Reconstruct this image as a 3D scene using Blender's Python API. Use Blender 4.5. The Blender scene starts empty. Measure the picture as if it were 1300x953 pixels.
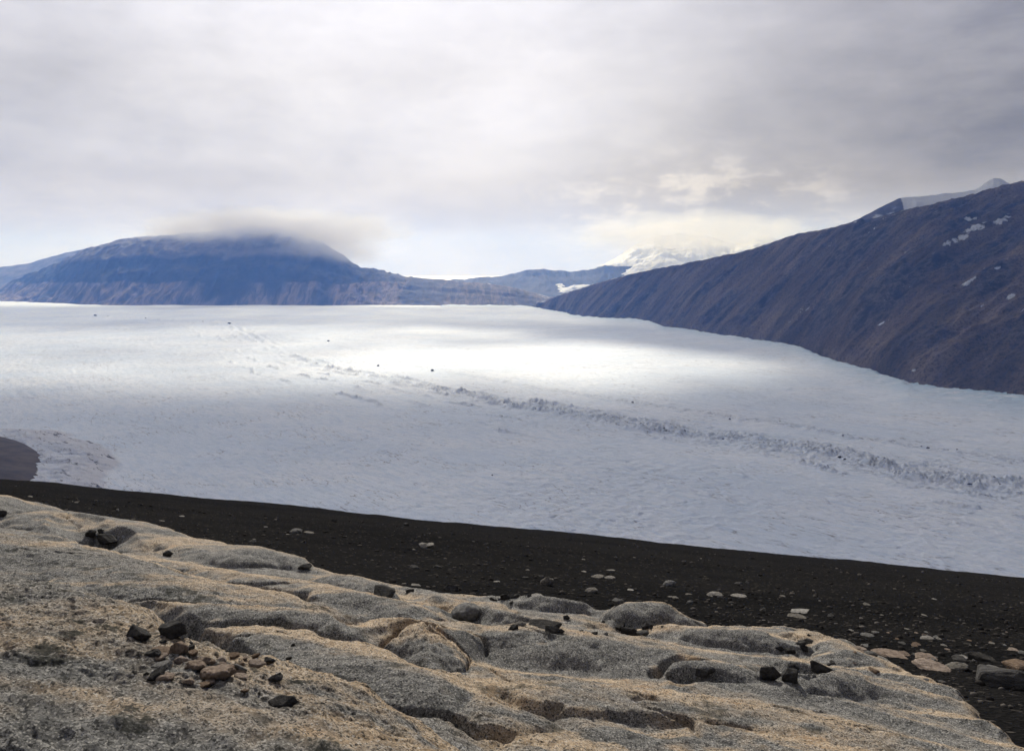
import bpy, bmesh, math, random
import numpy as np
from mathutils import Vector, Matrix, Euler

SC = bpy.context.scene
COL = SC.collection
random.seed(11)
RNG = np.random.default_rng(5)

# ------------------------------------------------------------------ camera
CAMZ, F, W0, H0, HOR = 300.0, 1020.0, 1300.0, 953.0, 345.0
PITCH = math.atan((H0 / 2 - HOR) / F)
cp, sp = math.cos(PITCH), math.sin(PITCH)
cam = bpy.data.cameras.new('camera')
cam.sensor_width = 36.0
cam.lens = 36.0 * F / W0
cam.clip_start = 0.1
cam.clip_end = 200000.0
camo = bpy.data.objects.new('camera', cam)
COL.objects.link(camo)
camo.location = (0, 0, CAMZ)
camo.rotation_euler = (math.pi / 2 - PITCH, 0, 0)
SC.camera = camo

def AE(px, py):
    """photo pixel -> (x/y, z/y) of its line of sight"""
    px = np.asarray(px, float); py = np.asarray(py, float)
    x = px - W0 / 2; v = H0 / 2 - py
    dy = F * cp + v * sp
    dz = -F * sp + v * cp
    return x / dy, dz / dy

# ------------------------------------------------------------------ numpy noise
_P = RNG.permutation(4096).astype(np.int64)
_G = RNG.uniform(0, 2 * math.pi, 4096)
_GX, _GY = np.cos(_G), np.sin(_G)
def perlin(x, y, seed=0):
    xi = np.floor(x).astype(np.int64); yi = np.floor(y).astype(np.int64)
    xf = x - xi; yf = y - yi
    u = xf ** 3 * (xf * (xf * 6 - 15) + 10); v = yf ** 3 * (yf * (yf * 6 - 15) + 10)
    def g(ix, iy, fx, fy):
        h = _P[(_P[(ix + seed * 57) & 4095] + iy) & 4095]
        return _GX[h] * fx + _GY[h] * fy
    a = g(xi, yi, xf, yf); b = g(xi + 1, yi, xf - 1, yf)
    c = g(xi, yi + 1, xf, yf - 1); d = g(xi + 1, yi + 1, xf - 1, yf - 1)
    return ((a * (1 - u) + b * u) * (1 - v) + (c * (1 - u) + d * u) * v) * 1.4
def fbm(x, y, o=4, seed=0, gain=.5, lac=2.03):
    r = 0; amp = 1
    for i in range(o):
        r = r + amp * perlin(x + 13.7 * i, y - 7.1 * i, seed + i); x = x * lac; y = y * lac; amp *= gain
    return r
def ridged(x, y, o=4, seed=0, gain=.5):
    r = 0; amp = 1
    for i in range(o):
        r = r + amp * (1 - 2 * np.abs(perlin(x + 3.7 * i, y + 9.1 * i, seed + i))); x = x * 2.07; y = y * 2.07; amp *= gain
    return r
def sstep(a, b, x):
    t = np.clip((x - a) / (b - a), 0, 1); return t * t * (3 - 2 * t)

# ------------------------------------------------------------------ helpers
def tag(o, label=None, cat=None, group=None, kind=None):
    if label: o['label'] = label
    if cat: o['category'] = cat
    if group: o['group'] = group
    if kind: o['kind'] = kind
    return o

def grid_mesh(name, X, Y, Z, mat, keep=None, attrs=None, smooth=True):
    r, c = X.shape
    co = np.empty((r * c, 3), np.float32)
    co[:, 0] = X.ravel(); co[:, 1] = Y.ravel(); co[:, 2] = Z.ravel()
    idx = np.arange(r * c).reshape(r, c)
    q = np.stack([idx[:-1, :-1], idx[:-1, 1:], idx[1:, 1:], idx[1:, :-1]], -1)
    if keep is not None:
        k = keep[:-1, :-1] & keep[:-1, 1:] & keep[1:, 1:] & keep[1:, :-1]
        q = q[k]
    q = q.reshape(-1, 4)
    # wind so that normals point up
    n = len(q)
    me = bpy.data.meshes.new(name)
    me.vertices.add(r * c); me.vertices.foreach_set('co', co.ravel())
    me.loops.add(n * 4); me.loops.foreach_set('vertex_index', q.astype(np.int32).ravel())
    me.polygons.add(n); me.polygons.foreach_set('loop_start', np.arange(0, n * 4, 4, dtype=np.int32))
    me.update(calc_edges=True)
    me.polygons.foreach_set('use_smooth', np.full(n, smooth))
    if n:
        a, b, d = co[q[n // 2][0]], co[q[n // 2][1]], co[q[n // 2][3]]
        if np.cross(b - a, d - a)[2] < 0: me.flip_normals()
    for k_, v_ in (attrs or {}).items():
        at = me.attributes.new(k_, 'FLOAT', 'POINT')
        at.data.foreach_set('value', v_.astype(np.float32).ravel())
    me.materials.append(mat)
    o = bpy.data.objects.new(name, me); COL.objects.link(o)
    return o

# ------------------------------------------------------------------ node helpers
class NT:
    def __init__(s, name):
        s.m = bpy.data.materials.new(name); s.m.use_nodes = True
        s.t = s.m.node_tree; s.t.nodes.clear()
        s.out = s.t.nodes.new('ShaderNodeOutputMaterial')
    def n(s, typ, **kw):
        nd = s.t.nodes.new('ShaderNode' + typ)
        for k, v in kw.items():
            if k.startswith('i_'):
                key = k[2:].replace('_', ' ')
                s.put(nd.inputs[key], v)
            else: setattr(nd, k, v)
        return nd
    def put(s, sock, v):
        if hasattr(v, 'is_linked') or isinstance(v, bpy.types.NodeSocket): s.t.links.new(v, sock)
        else: sock.default_value = v
    def coord(s, which='Object'): return s.n('TexCoord').outputs[which]
    def mapv(s, vec, scale=(1, 1, 1), rot=(0, 0, 0), loc=(0, 0, 0)):
        if any(rot):
            m = s.n('Mapping'); s.t.links.new(vec, m.inputs['Vector']); m.inputs['Rotation'].default_value = rot
            vec = m.outputs[0]; rot = (0, 0, 0)
        m = s.n('Mapping'); s.t.links.new(vec, m.inputs['Vector'])
        m.inputs['Scale'].default_value = scale; m.inputs['Rotation'].default_value = rot; m.inputs['Location'].default_value = loc
        return m.outputs[0]
    def noise(s, vec, scale, detail=4, rough=.55, dist=0.0):
        nd = s.n('TexNoise'); s.t.links.new(vec, nd.inputs['Vector'])
        nd.inputs['Scale'].default_value = scale; nd.inputs['Detail'].default_value = detail
        nd.inputs['Roughness'].default_value = rough; nd.inputs['Distortion'].default_value = dist
        return nd.outputs['Fac']
    def voro(s, vec, scale, feature='F1', out='Distance'):
        nd = s.n('TexVoronoi', feature=feature); s.t.links.new(vec, nd.inputs['Vector'])
        nd.inputs['Scale'].default_value = scale
        return nd.outputs[out]
    def math(s, op, a, b=0.0, c=0.0, clamp=False):
        nd = s.n('Math', operation=op, use_clamp=clamp)
        s.put(nd.inputs[0], a); s.put(nd.inputs[1], b); s.put(nd.inputs[2], c)
        return nd.outputs[0]
    def rng(s, v, a, b, c=0.0, d=1.0, smooth=True):
        nd = s.n('MapRange', interpolation_type='SMOOTHSTEP' if smooth else 'LINEAR')
        s.put(nd.inputs['Value'], v)
        for k, x in zip(('From Min', 'From Max', 'To Min', 'To Max'), (a, b, c, d)): s.put(nd.inputs[k], x)
        return nd.outputs[0]
    def mix(s, f, a, b, mode='MIX'):
        nd = s.n('Mix', data_type='RGBA', blend_type=mode)
        s.put(nd.inputs[0], f)
        for i, v in ((6, a), (7, b)):
            if isinstance(v, tuple): v = tuple(v) + (1,) if len(v) == 3 else v
            s.put(nd.inputs[i], v)
        return nd.outputs[2]
    def xyz(s, vec):
        nd = s.n('SeparateXYZ'); s.t.links.new(vec, nd.inputs[0]); return nd.outputs
    def attr(s, name):
        return s.n('Attribute', attribute_name=name).outputs['Fac']
    def bump(s, h, dist, strength=1.0, normal=None):
        nd = s.n('Bump'); s.put(nd.inputs['Height'], h); nd.inputs['Distance'].default_value = dist
        nd.inputs['Strength'].default_value = strength
        if normal is not None: s.t.links.new(normal, nd.inputs['Normal'])
        return nd.outputs[0]
    def bsdf(s, color, rough=.9, normal=None, spec=.3):
        b = s.n('BsdfPrincipled')
        s.put(b.inputs['Base Color'], color if not isinstance(color, tuple) else tuple(color) + (1,))
        s.put(b.inputs['Roughness'], rough); b.inputs['Specular IOR Level'].default_value = spec
        if normal is not None: s.t.links.new(normal, b.inputs['Normal'])
        s.t.links.new(b.outputs[0], s.out.inputs['Surface'])
        return s.m

# ------------------------------------------------------------------ light
SUN_EL, SUN_AZ = math.radians(30), math.radians(-4)
SD = Vector((math.sin(SUN_AZ) * math.cos(SUN_EL), math.cos(SUN_AZ) * math.cos(SUN_EL), math.sin(SUN_EL)))
sun = bpy.data.lights.new('sun', 'SUN')
sun.energy = 5.0; sun.angle = math.radians(1.2); sun.color = (1.0, .98, .955)
suno = bpy.data.objects.new('sun', sun); COL.objects.link(suno)
suno.rotation_euler = SD.to_track_quat('Z', 'Y').to_euler()

def build_world():
    w = bpy.data.worlds.new('World'); SC.world = w; w.use_nodes = True
    s = NT.__new__(NT); s.m = w; s.t = w.node_tree; s.t.nodes.clear()
    s.out = s.t.nodes.new('ShaderNodeOutputWorld')
    sky = s.n('TexSky', sky_type='NISHITA', sun_disc=False)
    sky.sun_elevation = SUN_EL; sky.sun_rotation = SUN_AZ
    sky.altitude = 300; sky.dust_density = 1.0
    d = s.coord('Generated')
    x, y, z = s.xyz(d)
    # overcast: cloud layers projected on a flat ceiling above the viewer
    zz = s.math('ADD', s.math('MAXIMUM', z, 0.0), .10)
    comb = s.n('CombineXYZ'); s.put(comb.inputs[0], s.math('DIVIDE', x, zz)); s.put(comb.inputs[1], s.math('DIVIDE', y, zz)); s.put(comb.inputs[2], s.math('MULTIPLY', z, 2.0))
    pl = comb.outputs[0]
    n_big = s.noise(pl, .38, 4, .5, .35)
    n_mid = s.noise(s.mapv(d, (1.0, 1.0, 2.2)), 3.6, 7, .55, .15)
    n_fine = s.noise(s.mapv(d, (1.0, 1.0, 2.8), loc=(3, 1, 2)), 10.5, 8, .62, .1)
    n_xf = s.noise(s.mapv(d, (1.0, 1.0, 2.0), loc=(7, 1, 2)), 26, 7, .62, .2)
    # broad brightness round the veiled sun
    dot = s.n('VectorMath', operation='DOT_PRODUCT'); s.t.links.new(d, dot.inputs[0])
    dot.inputs[1].default_value = (math.sin(math.radians(-7)) * math.cos(math.radians(29)), math.cos(math.radians(29)) * math.cos(math.radians(-7)), math.sin(math.radians(29)))
    g1 = s.rng(dot.outputs['Value'], .82, .99)
    g0 = s.rng(dot.outputs['Value'], -.6, .9)
    az = s.math('DIVIDE', x, s.math('MAXIMUM', y, .05))
    right = s.rng(s.math('ADD', az, s.math('MULTIPLY', s.math('SUBTRACT', n_mid, .5), .5)), .0, .60)
    lum = s.math('ADD', .22, s.math('MULTIPLY', g0, .385))
    lum = s.math('ADD', lum, s.math('MULTIPLY', s.math('POWER', g1, 1.4), .22))
    lum = s.math('SUBTRACT', lum, s.math('MULTIPLY', right, s.rng(z, .02, .2, .14, .36)))
    lum = s.math('ADD', lum, s.math('MULTIPLY', s.math('SUBTRACT', n_big, .5), .30))
    lum = s.math('ADD', lum, s.math('MULTIPLY', s.math('SUBTRACT', n_mid, .5), .50))
    lum = s.math('ADD', lum, s.math('MULTIPLY', s.math('SUBTRACT', n_fine, .5), .26))
    # brighter band low over the valley and thinner cloud to the right of it
    band = s.math('MULTIPLY', s.rng(z, .085, .0), s.rng(y, .2, .8))
    lum = s.math('ADD', lum, s.math('MULTIPLY', band, .04))
    da = s.math('DIVIDE', s.math('SUBTRACT', az, .235), .17)
    dz = s.math('DIVIDE', s.math('SUBTRACT', z, .078), .055)
    rr = s.math('ADD', s.math('MULTIPLY', da, da), s.math('MULTIPLY', dz, dz))
    gap = s.math('MULTIPLY', s.rng(rr, 1.9, .0), s.rng(s.math('ADD', n_fine, s.math('MULTIPLY', s.math('SUBTRACT', n_xf, .5), .5)), .47, .64))
    gap = s.math('MULTIPLY', gap, s.rng(y, .0, .5))
    lum = s.math('ADD', lum, s.math('MULTIPLY', gap, .20))
    lum = s.math('MAXIMUM', lum, .12)
    warm = s.math('ADD', s.math('MULTIPLY', band, .3), s.math('MULTIPLY', gap, .5), clamp=True)
    tint = s.mix(warm, (.98, .972, 1.06), (1.01, .985, .99))
    tint = s.mix(s.math('MULTIPLY', right, s.rng(z, .03, .12)), tint, (1.0, .97, 1.03))
    tint = s.mix(s.rng(z, .16, .0), tint, (.985, .965, 1.08))
    cl = s.n('VectorMath', operation='SCALE'); s.t.links.new(tint, cl.inputs[0]); s.put(cl.inputs['Scale'], s.math('MULTIPLY', lum, 10.0))
    cover = s.rng(n_mid, .0, .2, .93, .98)
    colr = s.mix(cover, sky.outputs[0], cl.outputs[0])
    bg = s.n('Background'); s.t.links.new(colr, bg.inputs[0]); bg.inputs[1].default_value = .1
    s.t.links.new(bg.outputs[0], s.out.inputs['Surface'])
build_world()

# ------------------------------------------------------------------ materials
def mat_glacier():
    s = NT('glacier_ice')
    c = s.coord()
    flow = s.mapv(c, (1 / 60, 1 / 9, 1 / 9), rot=(0, 0, math.radians(50)))
    fl2 = s.mapv(c, (1 / 9, 1 / 3.0, 1 / 3), rot=(0, 0, math.radians(46)))
    big = s.noise(s.mapv(c, (1 / 400, 1 / 300, 1 / 300)), 1, 5, .6)
    st = s.noise(flow, 1, 6, .6, .4)
    fine = s.noise(fl2, 1, 6, .65, .6)
    col = s.mix(s.rng(big, .35, .65), (.70, .76, .84), (.81, .835, .875))
    col = s.mix(s.rng(st, .48, .66, 0, .6), col, (.60, .69, .80))
    col = s.mix(s.rng(fine, .52, .64, 0, .5), col, (.50, .57, .66))
    # thin melt cracks with dust in them
    rip = s.noise(s.mapv(c, (1 / 34, 1 / 15, 1 / 10), rot=(0, 0, math.radians(40))), 1, 7, .7, 1.2)
    col = s.mix(s.rng(rip, .50, .62, 0, .5), col, (.56, .64, .74))
    cr = s.voro(s.mapv(c, (1 / 55, 1 / 14, 1 / 20), rot=(0, 0, math.radians(50))), 1, 'DISTANCE_TO_EDGE')
    msk = s.math('MULTIPLY', s.rng(cr, .06, .01), s.rng(s.noise(s.mapv(c, (1 / 130,) * 3), 1, 4, .6), .47, .58))
    msk = s.math('MULTIPLY', msk, s.rng(fine, .45, .6))
    col = s.mix(s.math('MULTIPLY', msk, .85), col, (.26, .24, .24))
    band = s.attr('moraine')
    deb = s.math('MULTIPLY', band, s.rng(s.noise(s.mapv(c, (1 / 14, 1 / 5, 1 / 5), rot=(0, 0, math.radians(50))), 1, 6, .7), .54, .64))
    col = s.mix(deb, col, (.07, .07, .085))
    dirt = s.attr('dirt')
    dn = s.noise(s.mapv(c, (1 / 46, 1 / 12, 1 / 12), rot=(0, 0, math.radians(46))), 1, 6, .68)
    col = s.mix(s.math('MULTIPLY', dirt, .5), col, (.52, .48, .49))
    col = s.mix(s.math('MULTIPLY', dirt, s.rng(dn, .56, .63)), col, (.06, .055, .055))
    col = s.mix(s.attr('margin'), col, (.40, .55, .66))  # bluish edge ice, with shading of its rough ridges put into the colour
    h = s.math('ADD', s.math('MULTIPLY', st, .5), s.math('MULTIPLY', fine, .8))
    h = s.math('ADD', h, s.math('MULTIPLY', s.noise(s.mapv(c, (1 / 16, 1 / 11, 1 / 9)), 1, 6, .75), 1.5))
    nb = s.bump(h, 2.0, .8)
    return s.bsdf(col, .7, nb, .12)

def mat_granite():
    s = NT('weathered_granite')
    c = s.coord()
    big = s.noise(s.mapv(c, (.5, 1.1, 1.0), rot=(0, 0, math.radians(20))), .8, 5, .6, .5)
    mid = s.noise(c, 10, 8, .7)
    grain = s.noise(c, 85, 6, .8)
    sp = s.voro(c, 85)
    rnd = s.voro(c, 120, 'F1', 'Color')
    nz = s.xyz(s.n('NewGeometry').outputs['Normal'])[2]; ny = s.xyz(s.n('NewGeometry').outputs['Normal'])[1]
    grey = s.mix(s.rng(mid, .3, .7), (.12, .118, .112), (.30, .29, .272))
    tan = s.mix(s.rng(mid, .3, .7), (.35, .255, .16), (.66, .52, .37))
    rust = s.math('MULTIPLY', s.rng(big, .43, .53, .10, 1), s.attr('sunward_tan'))  # tan stain in patches, weighted to sunward tops so their light is in the colour
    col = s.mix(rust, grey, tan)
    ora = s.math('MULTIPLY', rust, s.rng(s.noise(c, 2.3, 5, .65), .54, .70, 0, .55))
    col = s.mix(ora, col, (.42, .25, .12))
    dk = s.math('MULTIPLY', s.rng(grain, .48, .56), s.rng(mid, .3, .6, .35, 1.0))
    col = s.mix(s.math('MULTIPLY', dk, .9), col, (.035, .034, .032))
    rx = s.xyz(rnd)[0]
    col = s.mix(s.math('MULTIPLY', s.rng(rx, .84, .90), .55), col, (.55, .52, .47))
    col = s.mix(s.math('MULTIPLY', s.rng(s.xyz(s.voro(c, 80, 'F1', 'Color'))[1], .84, .90), .75), col, (.03, .03, .03))
    lich = s.math('MULTIPLY', s.rng(s.noise(s.mapv(c, (1, 1, 1), loc=(9, 3, 1)), 3.1, 7, .72), .55, .63), s.rng(s.attr('rough'), .2, .8, .3, .9))
    col = s.mix(lich, col, (.040, .040, .034))
    h = s.math('ADD', s.math('MULTIPLY', mid, 1.0), s.math('MULTIPLY', grain, .35))
    nb = s.bump(h, .045, 1.0)
    return s.bsdf(col, 1.0, nb, .05)

def mat_scree():
    s = NT('dark_scree')
    c = s.coord()
    a = s.noise(s.mapv(c, (.25, 1, 1)), .25, 6, .65)
    b = s.noise(c, 9, 6, .75)
    v = s.xyz(s.voro(s.mapv(c, (1, 1, 1)), 16, 'F1', 'Color'))[0]
    col = s.mix(s.rng(a, .3, .7), (.008, .008, .0085), (.0135, .013, .013))
    col = s.mix(s.rng(b, .5, .7, 0, .7), col, (.026, .023, .021))
    col = s.mix(s.rng(v, .955, .99, 0, .7), col, (.07, .062, .054))
    nb = s.bump(s.math('ADD', b, s.voro(c, 14)), .05, 1.0)
    return s.bsdf(col, 1.0, nb, .0)

def mat_stone(name, lo, hi, scale=12, spk=.5):
    s = NT(name)
    c = s.coord()
    oi = s.n('ObjectInfo').outputs['Random']
    n1 = s.noise(c, scale * .25, 5, .65); n2 = s.noise(c, scale, 5, .7)
    col = s.mix(s.rng(n1, .35, .65), lo, hi)
    col = s.mix(s.rng(n2, .52, .66, 0, spk), col, tuple(x * .25 for x in lo))
    v = s.n('HueSaturation'); s.put(v.inputs['Color'], col); s.put(v.inputs['Value'], s.rng(oi, 0, 1, .65, 1.35, False)); s.put(v.inputs['Saturation'], s.rng(oi, 0, 1, 1.15, .7, False))
    nb = s.bump(s.math('ADD', n1, s.math('MULTIPLY', n2, .5)), .12, .7)
    return s.bsdf(v.outputs[0], 1.0, nb, .08)

def mat_mesa():
    s = NT('banded_mesa_rock')
    c = s.coord()
    x, y, z = s.xyz(c)
    w = s.noise(s.mapv(c, (1 / 700, 1 / 700, 1 / 200)), 1, 5, .6)
    g = s.attr('gully')
    zz = s.math('ADD', z, s.math('MULTIPLY', s.math('SUBTRACT', w, .5), 90))
    fan = s.noise(s.mapv(c, (1 / 620, 1 / 2500, 1 / 900)), 1, 3, .5)
    streak = s.noise(s.mapv(c, (1 / 55, 1 / 500, 1 / 260), rot=(0, math.radians(14), 0)), 1, 5, .65, .7)
    low = s.mix(s.rng(streak, .38, .62), (.07, .062, .062), (.28, .22, .20))
    low = s.mix(s.rng(fan, .50, .60), low, (.030, .032, .040))
    mid = s.mix(s.rng(s.noise(s.mapv(c, (1 / 90, 1 / 400, 1 / 60)), 1, 5, .6), .4, .6), (.022, .024, .028), (.045, .045, .047))
    top = s.mix(s.rng(s.noise(s.mapv(c, (1 / 200, 1 / 200, 1 / 90)), 1, 5, .6), .4, .6), (.11, .10, .095), (.22, .19, .17))
    t1 = s.attr('band_low'); t2 = s.attr('band_top')
    col = s.mix(t1, low, mid)
    col = s.mix(t2, col, top)
    col = s.mix(s.attr('snow'), col, (.75, .77, .8))
    nb = s.bump(s.math('ADD', streak, s.noise(s.mapv(c, (1 / 40,) * 3), 1, 6, .6)), 14, .35)
    return s.bsdf(col, .95, nb, .1)

def mat_wall():
    s = NT('valley_wall_rock')
    c = s.coord()
    rot = (0, 0, math.radians(24))
    fl = s.mapv(c, (1 / 800, 1 / 150, 1 / 500), rot=(0, 0, math.radians(-20)))
    st = s.noise(fl, 1, 7, .62, .5)
    big = s.noise(s.mapv(c, (1 / 600, 1 / 600, 1 / 300)), 1, 5, .6)
    med = s.noise(s.mapv(c, (1 / 45,) * 3), 1, 7, .7)
    fin = s.noise(s.mapv(c, (1 / 9,) * 3), 1, 6, .72)
    col = s.mix(s.rng(st, .36, .62), (.078, .062, .047), (.185, .142, .106))
    col = s.mix(s.rng(big, .5, .62, 0, .6), col, (.088, .066, .055))
    oc = s.attr('outcrop')
    col = s.mix(oc, col, s.mix(s.rng(med, .40, .60), (.012, .014, .018), (.115, .10, .092)))
    col = s.mix(s.rng(fin, .48, .60, 0, .65), col, (.025, .021, .018))
    # small snow patches caught in hollows: rows along the ribs plus loose dots
    sn = s.noise(s.mapv(c, (1 / 60, 1 / 16, 1 / 30), rot=(0, 0, math.radians(-20))), 1, 5, .6)
    row = s.noise(s.mapv(c, (1 / 520, 1 / 110, 1 / 300), rot=(0, 0, math.radians(-20)), loc=(3, 5, 0)), 1, 4, .6)
    snow = s.math('MULTIPLY', s.rng(sn, .65, .69), s.rng(row, .56, .64))
    dots = s.math('MULTIPLY', s.rng(s.voro(s.mapv(c, (1 / 22, 1 / 14, 1 / 14)), 1), .17, .11), s.rng(row, .60, .68))
    dots = s.math('MULTIPLY', dots, s.rng(big, .40, .5))
    snow = s.math('MAXIMUM', s.math('MAXIMUM', snow, dots), s.attr('snow'))
    col = s.mix(s.math('MULTIPLY', snow, s.rng(fin, .3, .55, .35, .9)), col, (.66, .69, .74))
    nb = s.bump(s.math('ADD', s.math('MULTIPLY', med, 1.5), s.math('MULTIPLY', fin, .6)), 9, .8)
    return s.bsdf(col, 1.0, nb, .03)

def mat_far(name, rock, snow_lo, snow_hi):
    s = NT(name)
    c = s.coord()
    n = s.noise(s.mapv(c, (1 / 420, 1 / 420, 1 / 130)), 1, 6, .62)
    st = s.noise(s.mapv(c, (1 / 110, 1 / 900, 1 / 420)), 1, 5, .6, .5)
    r = s.mix(s.rng(st, .35, .65), tuple(k * .7 for k in rock), tuple(k * 1.4 for k in rock))
    m = s.rng(s.math('ADD', s.math('MULTIPLY', n, .7), s.math('MULTIPLY', s.attr('snow'), .6)), snow_lo, snow_hi)
    col = s.mix(m, r, (.78, .80, .84))
    nb = s.bump(s.math('ADD', n, st), 25, .5)
    return s.bsdf(col, .9, nb, .1)

def mat_plain(name, col, rough=.9, nscale=.01, var=.2):
    s = NT(name)
    n = s.noise(s.coord(), nscale, 6, .6)
    return s.bsdf(s.mix(s.rng(n, .3, .7), tuple(k * (1 - var) for k in col), tuple(min(1, k * (1 + var)) for k in col)), rough)

def mat_volume(name, color, density, aniso=0.0):
    s = NT(name)
    v = s.n('VolumePrincipled')
    v.inputs['Color'].default_value = tuple(color) + (1,)
    v.inputs['Density'].default_value = density
    v.inputs['Absorption Color'].default_value = (1, 1, 1, 1)
    v.inputs['Anisotropy'].default_value = aniso
    s.t.links.new(v.outputs[0], s.out.inputs['Volume'])
    return s.m

M_ICE, M_GRAN, M_SCREE = mat_glacier(), mat_granite(), mat_scree()
M_MESA, M_WALL = mat_mesa(), mat_wall()
M_BLUE = mat_far('dark_blue_range_rock', (.022, .022, .024), .70, .78)
M_SNOWM = mat_far('snowy_range_rock', (.09, .08, .085), .40, .52)
M_DARK = mat_stone('dark_boulder_rock', (.030, .028, .027), (.075, .069, .063), 10)
M_GREY = mat_stone('grey_boulder_rock', (.10, .096, .09), (.20, .19, .175), 16)
M_TAN = mat_stone('tan_stone_rock', (.17, .12, .085), (.32, .24, .18), 14)
M_PALE = mat_stone('pale_stone_rock', (.15, .137, .12), (.30, .275, .24), 14)

# ------------------------------------------------------------------ ground sheet
gm = mat_plain('valley_floor_gravel', (.10, .09, .085))
N = 41
gx = np.linspace(-23000, 23000, N); gy = np.linspace(-2900, 24000, N)
GX, GY = np.meshgrid(gx, gy)
o = grid_mesh('ground', GX, GY, np.full_like(GX, -45.0), gm, keep=None)
tag(o, kind='structure')

# far ice sheet that closes the valley
Y_ = np.concatenate([np.linspace(12500, 20000, 40), np.linspace(20300, 24000, 12)])
X_ = np.linspace(-16000, 16000, 60)
XX, YY = np.meshgrid(X_, Y_)
ZZ = -30 + 205 * sstep(13000, 20000, YY) + 14 * fbm(XX / 3500, YY / 5000, 3, 70)
s_ = NT('far_snow'); M_FARSNOW = s_.bsdf((.8, .82, .86), .8)
tag(grid_mesh('ice_sheet', XX, YY, ZZ, M_FARSNOW), kind='structure')

# ------------------------------------------------------------------ glacier
mpx = np.array([560, 640, 669, 700, 716, 727, 745, 769, 808, 826, 835, 842, 870, 915, 954, 1004, 1046, 1092, 1154, 1238, 1300, 1400, 1560, 1800])
mpy = np.array([387.6, 388, 389.3, 394.5, 397, 401, 402, 404.6, 406, 408.5, 412, 415, 417.5, 425, 431, 438, 452, 465, 483, 492, 500, 519, 556, 610])
ma, me_ = AE(mpx, mpy)
MA = ma; MY = -CAMZ / me_
def margin_Y(a):
    return np.interp(a, MA, MY, left=9e9, right=MY[-1])
lpx, lpy = np.array([-900, 0, 130, 560]), np.array([362, 382.5, 387.6, 388])
la, le = AE(lpx, lpy)
def far_Y(a): return np.interp(a, la, -CAMZ / le, right=7200)

mor_px = [(120, 401), (260, 409), (300, 414), (325, 428), (350, 443), (390, 458), (430, 470), (500, 483), (600, 503), (700, 520), (800, 539), (900, 553), (1000, 568), (1080, 583), (1180, 603), (1300, 622), (1450, 655)]
mo = [AE(*p) for p in mor_px]
MO = np.array([(a * CAMZ / -e, CAMZ / -e) for a, e in mo])
mor2_px = [(400, 428), (480, 452), (560, 470), (680, 492), (800, 511), (930, 532), (1020, 543), (1090, 557), (1180, 570), (1300, 588), (1450, 610)]
MO2 = np.array([(a * CAMZ / -e, CAMZ / -e) for a, e in [AE(*p) for p in mor2_px]])
def poly_dist(X, Y, P):
    best = np.full(X.shape, 1e9); side = np.zeros(X.shape); par = np.zeros(X.shape); acc = 0
    for i in range(len(P) - 1):
        ax, ay = P[i]; dx, dy = P[i + 1] - P[i]; L = math.hypot(dx, dy)
        t = np.clip(((X - ax) * dx + (Y - ay) * dy) / (L * L), 0, 1)
        d = np.hypot(X - ax - t * dx, Y - ay - t * dy)
        sgn = np.sign((X - ax) * dy - (Y - ay) * dx)
        m = d < best
        best = np.where(m, d, best); side = np.where(m, sgn, side); par = np.where(m, acc + t * L, par); acc += L
    return best, side, par

# mound of moraine at the far left
MCX, MCY, MR = -1200.0, 900.0, 570.0
def mound_r(X, Y):
    return np.hypot((X - MCX), (Y - MCY)) / (MR * (1 + .05 * fbm(X / 150, Y / 150, 3, 31)))

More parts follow.
